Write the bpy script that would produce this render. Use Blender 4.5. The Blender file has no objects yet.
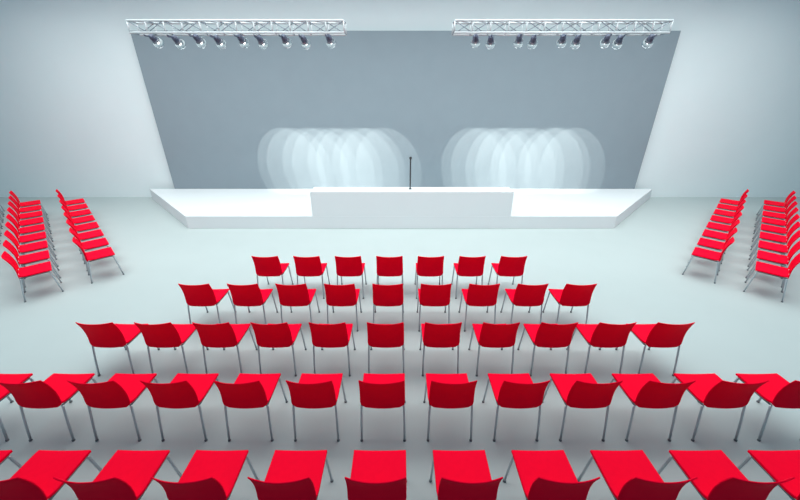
import bpy, bmesh, math
from mathutils import Vector, Matrix
S = 1.0                      # metres per survey unit
PI = math.pi
sc = bpy.context.scene
C = sc.collection
R = math.radians

# ------------------------------------------------------------ materials
def mat(name, col, rough=0.5, metal=0.0, noise=0.0, scale=6.0, bump=0.0, spec=0.5, trans=0.0, emit=None, estr=0.0):
    m = bpy.data.materials.new(name); m.use_nodes = True
    nt = m.node_tree; b = nt.nodes['Principled BSDF']
    b.inputs['Base Color'].default_value = (*col, 1)
    b.inputs['Roughness'].default_value = rough
    b.inputs['Metallic'].default_value = metal
    b.inputs['Specular IOR Level'].default_value = spec
    b.inputs['Transmission Weight'].default_value = trans
    if emit:
        b.inputs['Emission Color'].default_value = (*emit, 1)
        b.inputs['Emission Strength'].default_value = estr
    if noise or bump:
        tc = nt.nodes.new('ShaderNodeTexCoord'); n = nt.nodes.new('ShaderNodeTexNoise')
        n.inputs['Scale'].default_value = scale; n.inputs['Detail'].default_value = 5
        nt.links.new(tc.outputs['Object'], n.inputs['Vector'])
        if noise:
            r = nt.nodes.new('ShaderNodeValToRGB')
            r.color_ramp.elements[0].position = 0.3; r.color_ramp.elements[1].position = 0.7
            r.color_ramp.elements[0].color = (*[c * (1 - noise) for c in col], 1)
            r.color_ramp.elements[1].color = (*[min(1, c * (1 + noise)) for c in col], 1)
            nt.links.new(n.outputs['Fac'], r.inputs['Fac'])
            nt.links.new(r.outputs['Color'], b.inputs['Base Color'])
        if bump:
            bp = nt.nodes.new('ShaderNodeBump'); bp.inputs['Strength'].default_value = bump
            bp.inputs['Distance'].default_value = 0.002
            nt.links.new(n.outputs['Fac'], bp.inputs['Height'])
            nt.links.new(bp.outputs['Normal'], b.inputs['Normal'])
    return m

M = {
 'floor': mat('pale floor paint', (0.435, 0.492, 0.487), 0.55, noise=0.012, scale=1.5, spec=0.25),
 'wall': mat('matte wall paint', (0.79, 0.86, 0.865), 0.9, noise=0.01, scale=1.0, spec=0.1),
 'stage': mat('white laminate', (0.75, 0.775, 0.785), 0.5, noise=0.004, scale=2.0, spec=0.2),
 'panel': mat('grey backdrop cloth', (0.262, 0.315, 0.35), 0.9, noise=0.015, scale=2.0, spec=0.08),
 'red': mat('red plastic', (0.88, 0.001, 0.026), 0.6, noise=0.02, scale=20, spec=0.02),
 'steel': mat('satin steel tube', (0.50, 0.54, 0.58), 0.35, metal=0.75, noise=0.03, scale=30),
 'rubber': mat('grey rubber', (0.16, 0.175, 0.19), 0.7, noise=0.05, scale=30),
 'truss': mat('white painted aluminium', (0.55, 0.59, 0.61), 0.4, noise=0.01, scale=10),
 'alu': mat('dull grey aluminium', (0.20, 0.235, 0.28), 0.5, metal=0.3, noise=0.03, scale=10),
 'can': mat('dark lamp housing', (0.09, 0.11, 0.17), 0.4, noise=0.05, scale=20),
 'chrome': mat('satin rim', (0.30, 0.33, 0.38), 0.4, metal=0.6, noise=0.01, scale=20),
 'glass': mat('clear lamp glass', (0.95, 0.98, 0.98), 0.03, trans=1.0, noise=0.005, scale=8),
 'filament': mat('glowing lamp core', (1, 1, 1), 0.5, emit=(1, 1, 0.97), estr=3.0),
 'black': mat('black microphone finish', (0.012, 0.012, 0.014), 0.45, noise=0.05, scale=40),
}

M['glass'].node_tree.nodes['Principled BSDF'].inputs['IOR'].default_value = 1.2

# ------------------------------------------------------------ mesh helpers
def link(name, bm, m, parent=None, smooth=False):
    bmesh.ops.recalc_face_normals(bm, faces=bm.faces)
    me = bpy.data.meshes.new(name); bm.to_mesh(me); bm.free()
    me.materials.append(m)
    if smooth:
        for p in me.polygons: p.use_smooth = True
    o = bpy.data.objects.new(name, me); C.objects.link(o)
    if parent: o.parent = parent
    return o
def box(bm, a, b, bevel=0.0, seg=2):
    a, b = Vector(a), Vector(b)
    r = bmesh.ops.create_cube(bm, size=1)
    vs = r['verts']
    bmesh.ops.scale(bm, vec=b - a, verts=vs); bmesh.ops.translate(bm, vec=(a + b) / 2, verts=vs)
    if bevel:
        es = list({e for v in vs for e in v.link_edges})
        bmesh.ops.bevel(bm, geom=es, offset=bevel, segments=seg, affect='EDGES', profile=0.5)
def rod(bm, a, b, r1, r2=None, seg=12, caps=True):
    a, b = Vector(a), Vector(b); d = b - a
    r = bmesh.ops.create_cone(bm, cap_ends=caps, segments=seg, radius1=r1, radius2=r1 if r2 is None else r2, depth=d.length)
    bmesh.ops.transform(bm, matrix=Matrix.Translation((a + b) / 2) @ d.to_track_quat('Z', 'Y').to_matrix().to_4x4(), verts=r['verts'])
def tube(bm, pts, r, seg=10):
    """a bent tube swept along points"""
    pts = [Vector(p) for p in pts]; rings = []
    n0 = None
    for i, p in enumerate(pts):
        t = ((pts[i + 1] - p).normalized() if i < len(pts) - 1 else Vector()) + ((p - pts[i - 1]).normalized() if i else Vector())
        t.normalize()
        if n0 is None:
            n0 = t.orthogonal().normalized()
        n0 = (n0 - t * n0.dot(t)).normalized(); bn = t.cross(n0)
        rings.append([bm.verts.new(p + r * (math.cos(2 * PI * k / seg) * n0 + math.sin(2 * PI * k / seg) * bn)) for k in range(seg)])
    for A, B in zip(rings, rings[1:]):
        for k in range(seg):
            bm.faces.new((A[k], A[(k + 1) % seg], B[(k + 1) % seg], B[k]))
    bm.faces.new(rings[0]); bm.faces.new(rings[-1][::-1])
def lathe(bm, prof, seg=24, mtx=Matrix()):
    rings = []
    for r, z in prof:
        if r < 1e-6: rings.append([bm.verts.new(mtx @ Vector((0, 0, z)))])
        else: rings.append([bm.verts.new(mtx @ Vector((r * math.cos(2 * PI * k / seg), r * math.sin(2 * PI * k / seg), z))) for k in range(seg)])
    for A, B in zip(rings, rings[1:]):
        for k in range(seg):
            k2 = (k + 1) % seg
            if len(A) == 1 and len(B) == 1: continue
            if len(A) == 1: bm.faces.new((A[0], B[k2], B[k]))
            elif len(B) == 1: bm.faces.new((A[k], A[k2], B[0]))
            else: bm.faces.new((A[k], A[k2], B[k2], B[k]))
def empty(name, loc, rz=0.0):
    o = bpy.data.objects.new(name, None); C.objects.link(o)
    o.empty_display_size = 0.2; o.location = loc; o.rotation_euler = (0, 0, rz)
    return o
def tag(o, label, cat, group=None):
    o['label'] = label; o['category'] = cat
    if group: o['group'] = group
    return o
def copy_thing(root):
    r = root.copy(); C.objects.link(r)
    for ch in list(root.children):
        c = ch.copy(); C.objects.link(c); c.parent = r
        for g in list(ch.children):
            q = g.copy(); C.objects.link(q); q.parent = c
    return r

# ------------------------------------------------------------ the hall
bm = bmesh.new(); box(bm, (-26, -9, -0.1), (26, 12.5, 0.0))
link('floor', bm, M['floor'])['kind'] = 'structure'
bm = bmesh.new(); box(bm, (-26, 11.68, 0), (26, 11.88, 11))
link('wall_back', bm, M['wall'])['kind'] = 'structure'

# stage: low platform whose ends run back at 45 degrees
def prism(bm, poly, z0, z1):
    lo = [bm.verts.new((x, y, z0)) for x, y in poly]; hi = [bm.verts.new((x, y, z1)) for x, y in poly]
    bm.faces.new(lo[::-1]); bm.faces.new(hi)
    n = len(poly)
    for i in range(n): bm.faces.new((lo[i], lo[(i + 1) % n], hi[(i + 1) % n], hi[i]))
def bevel_all(bm, off, seg=2):
    bmesh.ops.bevel(bm, geom=list(bm.edges), offset=off, segments=seg, affect='EDGES', profile=0.5)
F = 8.666
ST = 0.35
bm = bmesh.new()
prism(bm, [(-5.725, F), (5.793, F), (8.61, 11.477), (-8.545, 11.477)], 0.0, ST * S)
bevel_all(bm, 0.006)
tag(link('stage', bm, M['stage']), 'long low white stage platform with angled ends in front of the grey backdrop', 'stage')
bm = bmesh.new()
box(bm, (-2.332, F + .001, ST), (2.952, 9.16, 1.014), 0.006)
tag(link('presentation_counter', bm, M['stage']), 'long solid white counter block standing at the front edge of the stage', 'counter')
bm = bmesh.new()
box(bm, (-7.69, 11.485, 0.0), (8.0, 11.565, 4.93), 0.004)
tag(link('backdrop_panel', bm, M['panel']), 'huge blue-grey backdrop panel standing behind the white stage', 'backdrop')

# microphone on the counter
mic = empty('microphone', (0.27, 8.95, 1.014))
tag(mic, 'thin black gooseneck microphone standing on the white counter', 'microphone')
bm = bmesh.new(); lathe(bm, [(0, 0), (0.045, 0), (0.045, 0.006), (0.035, 0.012), (0.02, 0.018), (0.02, 0.05), (0, 0.05)], 28)
link('base', bm, M['black'], mic, True)
bm = bmesh.new(); tube(bm, [(0, 0, 0.04), (0, 0, 0.35), (0, 0.001, 0.55), (0, 0, 0.68), (0, -0.012, 0.76)], 0.017, 10)
link('gooseneck', bm, M['black'], mic, True)
bm = bmesh.new(); lathe(bm, [(0, -0.04), (0.018, -0.035), (0.024, -0.01), (0.032, 0.01), (0.034, 0.03), (0.026, 0.05), (0, 0.06)], 20,
                        Matrix.Translation((0, -0.018, 0.79)) @ Matrix.Rotation(R(14), 4, 'X'))
link('microphone_head', bm, M['black'], mic, True)

# ------------------------------------------------------------ chairs
def make_chair():
    """faces +Y; origin on the floor midway between the rear feet"""
    c = empty('conference_chair', (0, 0, 0))
    hw = 0.233; zs = 0.474; y0, y1 = 0.082, 0.502; th = 0.024
    # seat: thin square shell, sides straight, front lip very slightly dropped at the middle
    bm = bmesh.new(); nx, ny = 12, 10; g = []
    for j in range(ny + 1):
        row = []
        for i in range(nx + 1):
            s = -1 + 2 * i / nx; t = j / ny
            x = s * hw * (1 - 0.07 * max(0, (0.22 - t) / 0.22) ** 2); y = y0 + (y1 - y0) * t
            dip = -0.010 * (1 - s * s) * (0.35 + 0.65 * t)
            lift = 0.012 * max(0, (0.2 - t) / 0.2) ** 2
            front = -0.003 * max(0, (t - 0.88) / 0.12) ** 2
            row.append(bm.verts.new((x, y, zs + dip + lift + front)))
        g.append(row)
    for j in range(ny):
        for i in range(nx): bm.faces.new((g[j][i], g[j][i + 1], g[j + 1][i + 1], g[j + 1][i]))
    o = link('seat', bm, M['red'], c, True)
    md = o.modifiers.new('thickness', 'SOLIDIFY'); md.thickness = th; md.offset = -1
    md = o.modifiers.new('edge', 'BEVEL'); md.width = 0.003; md.segments = 2; md.limit_method = 'ANGLE'
    # backrest: shell curved round the sitter, rounded lower corners, upright with a slight sweep
    bm = bmesh.new(); nx, nz = 14, 12; g = []
    zb, zt = 0.424, 0.834; bw = 0.226
    for j in range(nz + 1):
        t = j / nz; row = []
        cr = 0.17
        if t < cr: k = 1 - 0.22 * (1 - math.sqrt(max(0, 1 - ((cr - t) / cr) ** 2)))
        else: k = 1.0
        k *= 1 + 0.03 * (1 - t) - 0.01 * t
        for i in range(nx + 1):
            s = -1 + 2 * i / nx
            x = s * bw * k
            ts = [0.064, 0.070, 0.071, 0.065, 0.050, 0.027, -0.003]
            u = min(t, 0.9999) * 6; q = int(u); yc = ts[q] + (ts[q + 1] - ts[q]) * (u - q)
            wrap = 0.036 * (s * s) * (0.5 + 0.5 * t)
            z = zb + (zt - zb) * t + 0.008 * abs(s) ** 3 * t ** 3
            row.append(bm.verts.new((x, yc + wrap, z)))
        g.append(row)
    for j in range(nz):
        for i in range(nx): bm.faces.new((g[j][i], g[j][i + 1], g[j + 1][i + 1], g[j + 1][i]))
    o = link('backrest', bm, M['red'], c, True)
    md = o.modifiers.new('thickness', 'SOLIDIFY'); md.thickness = 0.011; md.offset = 0
    md = o.modifiers.new('edge', 'BEVEL'); md.width = 0.003; md.segments = 2; md.limit_method = 'ANGLE'
    r = 0.0115; lx = 0.229; zr = zs - th - 0.014
    for sd in (-1, 1):
        for pts in ([(sd * lx, 0.013, 0.004), (sd * (lx - 0.004), 0.051, 0.22), (sd * (lx - 0.009), 0.089, 0.41), (sd * (lx - 0.012), 0.092, zr)],
                    [(sd * (lx + 0.006), 0.513, 0.004), (sd * (lx - 0.002), 0.490, 0.22), (sd * (lx - 0.008), 0.470, 0.41), (sd * (lx - 0.010), 0.466, zr)]):
            bm = bmesh.new(); tube(bm, pts, r)
            lg = link('leg', bm, M['steel'], c, True)
            bm = bmesh.new(); lathe(bm, [(0, 0), (0.015, 0), (0.015, 0.014), (0.0125, 0.02), (0, 0.02)], 14, Matrix.Translation((pts[0][0], pts[0][1], 0)))
            link('foot_cap', bm, M['rubber'], lg, True)
        bm = bmesh.new(); tube(bm, [(sd * (lx - 0.012), 0.088, zr), (sd * (lx - 0.010), 0.26, zr), (sd * (lx - 0.010), 0.472, zr)], 0.010)
        link('side_rail', bm, M['rubber'], c, True)
        bm = bmesh.new(); tube(bm, [(sd * 0.12, 0.14, zr - 0.002), (sd * 0.12, 0.092, zr - 0.006), (sd * 0.12, 0.079, zr + 0.01), (sd * 0.12, 0.087, zr + 0.06)], 0.006)
        link('backrest_bracket', bm, M['steel'], c, True)
    for y in (0.14, 0.42):
        bm = bmesh.new(); tube(bm, [(-lx + 0.012, y, zr - 0.004), (lx - 0.012, y, zr - 0.004)], 0.008)
        link('cross_rail', bm, M['steel'], c, True)
    return c
proto = make_chair(); used = [False]
def place(x, y, rz, label, group):
    o = copy_thing(proto) if used[0] else proto
    used[0] = True
    o.location = (x * S, y * S, 0); o.rotation_euler = (0, 0, rz)
    tag(o, label, 'chair', group)
    return o
ORD = ['', 'first', 'second', 'third', 'fourth', 'fifth', 'sixth', 'seventh', 'eighth', 'ninth', 'tenth', 'eleventh', 'twelfth']
def side_words(i, n):
    """i from 0 at the left"""
    if n % 2 and i == n // 2: return 'the middle one'
    if i == 0: return 'the leftmost'
    if i == n - 1: return 'the rightmost'
    if i < n / 2: return ORD[i + 1] + ' from the left'
    return ORD[n - i] + ' from the right'
CX, DX, DY, Y1 = -0.180, 0.708, 0.920, 5.212
rows = [(3, 'the short row nearest the stage'), (4, 'the second row from the stage'), (5, 'the third row from the stage'),
        (6, 'the fourth row from the stage'), (5, 'the nearest row at the bottom edge')]
for r, (h, words) in enumerate(rows):
    n = 2 * h + 1
    for i in range(n):
        place(CX + (i - h) * DX, Y1 - r * DY, 0, 'red chair, %s of %s' % (side_words(i, n), words), 'red chairs in the middle block')
# side wings: rows running diagonally away, chairs turned towards the stage centre
WS = 0.706; a = math.sqrt(0.5)
def wing(sgn, side):
    specs = [(8, 0, 'the inner diagonal row'), (9, 0, 'the second diagonal row')]
    if sgn < 0: specs.append((6, 5, 'the cropped outer row'))
    for r, (n, k0, words) in enumerate(specs):
        bx_, by_ = WING0[0] - r * WR * a, WING0[1] - r * WR * a
        for k in range(k0, k0 + n):
            x = bx_ - k * WS * a; y = by_ + k * WS * a
            if k - k0 == 0: pos = 'nearest to us'
            elif k - k0 == n - 1: pos = 'farthest away'
            elif k - k0 < n / 2: pos = ORD[k - k0 + 1] + ' from the near end'
            else: pos = ORD[n - k + k0] + ' from the far end'
            if sgn > 0: x = 0.128 - x
            place(x, y, -PI / 4 if sgn < 0 else PI / 4, 'red chair %s in %s of the %s block' % (pos, words, side), 'red chairs in the %s wing' % side)
WING0 = (-5.987 - 0.229 * a, 5.752 + 0.229 * a); WR = 0.920
wing(-1, 'left'); wing(1, 'right')

# ------------------------------------------------------------ trusses and stage lamps
TY = 7.3                     # depth of the front chords
f_, th_ = 343.0, math.atan(160 / 343.0); s_, c_ = math.sin(th_), math.cos(th_)
def px_x(px, py, d):
    return (px - 400) / f_ / (c_ + (250 - py) / f_ * s_) * d
def TZ(py):
    v = (250 - py) / f_
    return EYE + TY * (-s_ + v * c_) / (c_ + v * s_)
EYE = 3.4
def truss(x0, x1, label):
    zt, zb, dep = TZ(20.5), TZ(32.6), 0.26
    n = 12
    t = empty('lighting_truss', ((x0 + x1) / 2 * S, (TY + dep / 2) * S, zb * S))
    tag(t, label, 'truss', 'white lighting trusses above the stage')
    o = Vector(t.location)
    def L(x, y, z): return Vector((x * S, y * S, z * S)) - o
    for y in (TY, TY + dep):
        for z in (zt, zb):
            bm = bmesh.new(); rod(bm, L(x0, y, z), L(x1, y, z), 0.0195, seg=14)
            link('chord', bm, M['truss'], t, True)
    for i in range(n + 1):
        x = x0 + (x1 - x0) * i / n
        for y in (TY, TY + dep):
            bm = bmesh.new(); rod(bm, L(x, y, zb), L(x, y, zt), 0.014 if y == TY else 0.012, seg=10)
            link('upright', bm, M['truss'], t, True)
        for z in (zb, zt):
            bm = bmesh.new(); rod(bm, L(x, TY, z), L(x, TY + dep, z), 0.008, seg=8)
            link('cross_tie', bm, M['alu'], t, True)
    for i in range(n):
        xa = x0 + (x1 - x0) * i / n; xb = x0 + (x1 - x0) * (i + 1) / n
        za, zc = (zb, zt) if i % 2 else (zt, zb)
        bm = bmesh.new(); rod(bm, L(xa, TY, za), L(xb, TY, zc), 0.007, seg=8); link('front_brace', bm, M['alu'], t, True)
        bm = bmesh.new(); rod(bm, L(xa, TY + dep, zc), L(xb, TY + dep, za), 0.007, seg=8); link('rear_brace', bm, M['alu'], t, True)
        bm = bmesh.new(); rod(bm, L(xa, TY, zt), L(xb, TY + dep, zt), 0.006, seg=8); link('top_brace', bm, M['alu'], t, True)
    return t
truss(px_x(126.5, 20, TY), px_x(343.5, 20, TY), 'white box truss carrying nine lamps above the left half of the stage')
truss(px_x(455, 20, TY), px_x(673, 20, TY), 'white box truss carrying nine lamps above the right half of the stage')

def make_lamp():
    """points along local -Z from its mounting point at the origin"""
    l = empty('stage_spotlight', (0, 0, 0))
    bm = bmesh.new(); lathe(bm, [(0, -0.100), (0.036, -0.100), (0.047, -0.113), (0.050, -0.17), (0.055, -0.185), (0.055, -0.20), (0, -0.20)], 24)
    for q in range(5):
        lathe(bm, [(0.047, -0.138 - q * 0.009), (0.053, -0.140 - q * 0.009), (0.053, -0.143 - q * 0.009), (0.047, -0.145 - q * 0.009)], 24)
    link('housing', bm, M['can'], l, True)
    bm = bmesh.new(); lathe(bm, [(0.050, -0.192), (0.060, -0.205), (0.066, -0.222), (0.066, -0.230), (0.058, -0.228), (0.050, -0.205)], 28)
    link('rim', bm, M['chrome'], l, True)
    bm = bmesh.new()
    prof = [(0, -0.190)] + [(0.094 * math.sin(R(q)), -0.274 + 0.084 * math.cos(R(q))) for q in range(15, 180, 15)] + [(0, -0.358)]
    lathe(bm, prof, 28)
    link('glass_bulb', bm, M['glass'], l, True)
    bm = bmesh.new(); lathe(bm, [(0, -0.245), (0.016, -0.250), (0.022, -0.268), (0.016, -0.286), (0, -0.291)], 16)
    link('lamp_core', bm, M['filament'], l, True)
    return l
lamp0 = make_lamp(); lused = [False]
LP = [158, 180, 201, 221, 244, 263, 287, 306, 331]
LC = [290, 299, 314.5, 324, 339.5, 348, 364, 371.5, 387]
RP = [475.5, 490.5, 518.5, 532.5, 561.5, 575.5, 605, 617.5, 648]
RC = [472, 481.5, 496.5, 505.5, 521, 529.5, 548, 555, 570]
def lamps(PX, CXs, side):
    for i, (hx, tx) in enumerate(zip(PX, CXs)):
        odd = i % 2
        py = 43.6 if odd else 42.6
        # centre of the bulb and the point it aims at on the backdrop
        dh = TY + 0.28
        fw = c_ + (250 - py) / f_ * s_; up = -s_ + (250 - py) / f_ * c_
        head = Vector(((hx - 400) / f_ / fw * dh, dh, EYE + up / fw * dh))
        aim = Vector(((tx - 400) / 30.0, 11.485, 1.17))
        dr = (aim - head).normalized()
        root = head - dr * 0.268
        rot = (-dr).to_track_quat('Z', 'Y')
        l = copy_thing(lamp0) if lused[0] else lamp0
        lused[0] = True
        l.location = root; l.rotation_mode = 'QUATERNION'; l.rotation_quaternion = rot
        tag(l, 'round glass-fronted dark spotlight, %s under the %s truss' % (side_words(i, 9), side), 'spotlight', 'stage spotlights')
        # hanging clamp: from the front bottom chord to the housing, as a part of the lamp
        inv = (Matrix.Translation(root) @ rot.to_matrix().to_4x4()).inverted()
        bm = bmesh.new()
        zc = TZ(32.6) - 0.0195 - 0.0125; tube(bm, [inv @ Vector((root.x, TY, zc)), inv @ Vector((root.x, TY + 0.03, zc - 0.014)), inv @ (root + dr * 0.128)], 0.011, 8)
        ck = link('clamp', bm, M['can'], l, True)
        ld = bpy.data.lights.new('spot_beam', 'SPOT'); ld.energy = SPOT; ld.color = (1.0, 0.985, 0.90)
        ld.spot_size = 2 * R(SPA); ld.spot_blend = 0.02; ld.shadow_soft_size = 0.02
        lo = bpy.data.objects.new('spot_beam', ld); C.objects.link(lo)
        lo.location = head + dr * 0.12; lo.rotation_mode = 'QUATERNION'; lo.rotation_quaternion = rot
SPOT = 350.0; SPA = 12.2
lamps(LP, LC, 'left'); lamps(RP, RC, 'right')

# ------------------------------------------------------------ light
def area(name, loc, size, size_y, energy, col, rot=(0, 0, 0), spread=180):
    l = bpy.data.lights.new(name, 'AREA'); l.shape = 'RECTANGLE'; l.size = size; l.size_y = size_y
    l.energy = energy; l.color = col; l.spread = R(spread)
    o = bpy.data.objects.new(name, l); C.objects.link(o); o.location = loc; o.rotation_euler = rot
area('hall_ceiling_light', (0, 5.6, 6.7), 19, 4.4, 840, (0.94, 1.0, 0.99))
area('added_wash_fill', (0, 4.4, 7.6), 22, 1.4, 150, (0.96, 1.0, 0.99), (R(28), 0, 0), 120)  # added fill with no fixture behind it, brightens wall and stage
area('added_stage_top_fill', (0, 9.0, 7.3), 23, 1.4, 400, (0.96, 1.0, 0.99), (R(-2), 0, 0), 125)  # unseen overhead fill, added to whiten the stage top and lower wall
w = bpy.data.worlds.new('World'); sc.world = w; w.use_nodes = True
bg = w.node_tree.nodes['Background']; bg.inputs['Color'].default_value = (0.42, 0.74, 1.0, 1); bg.inputs['Strength'].default_value = 0.27

# ------------------------------------------------------------ camera
cd = bpy.data.cameras.new('Camera'); cam = bpy.data.objects.new('Camera', cd); C.objects.link(cam)
cd.sensor_fit = 'HORIZONTAL'; cd.sensor_width = 36.0; cd.lens = 36.0 * f_ / 800.0
cd.clip_start = 0.05; cd.clip_end = 200
cam.location = (0, 0, EYE); cam.rotation_euler = (PI / 2 - th_, 0, 0)
sc.camera = cam
sc.view_settings.view_transform = 'Standard'; sc.view_settings.look = 'None'
sc.view_settings.exposure = 0.06; sc.view_settings.gamma = 1.0
sc.view_settings.use_curve_mapping = False
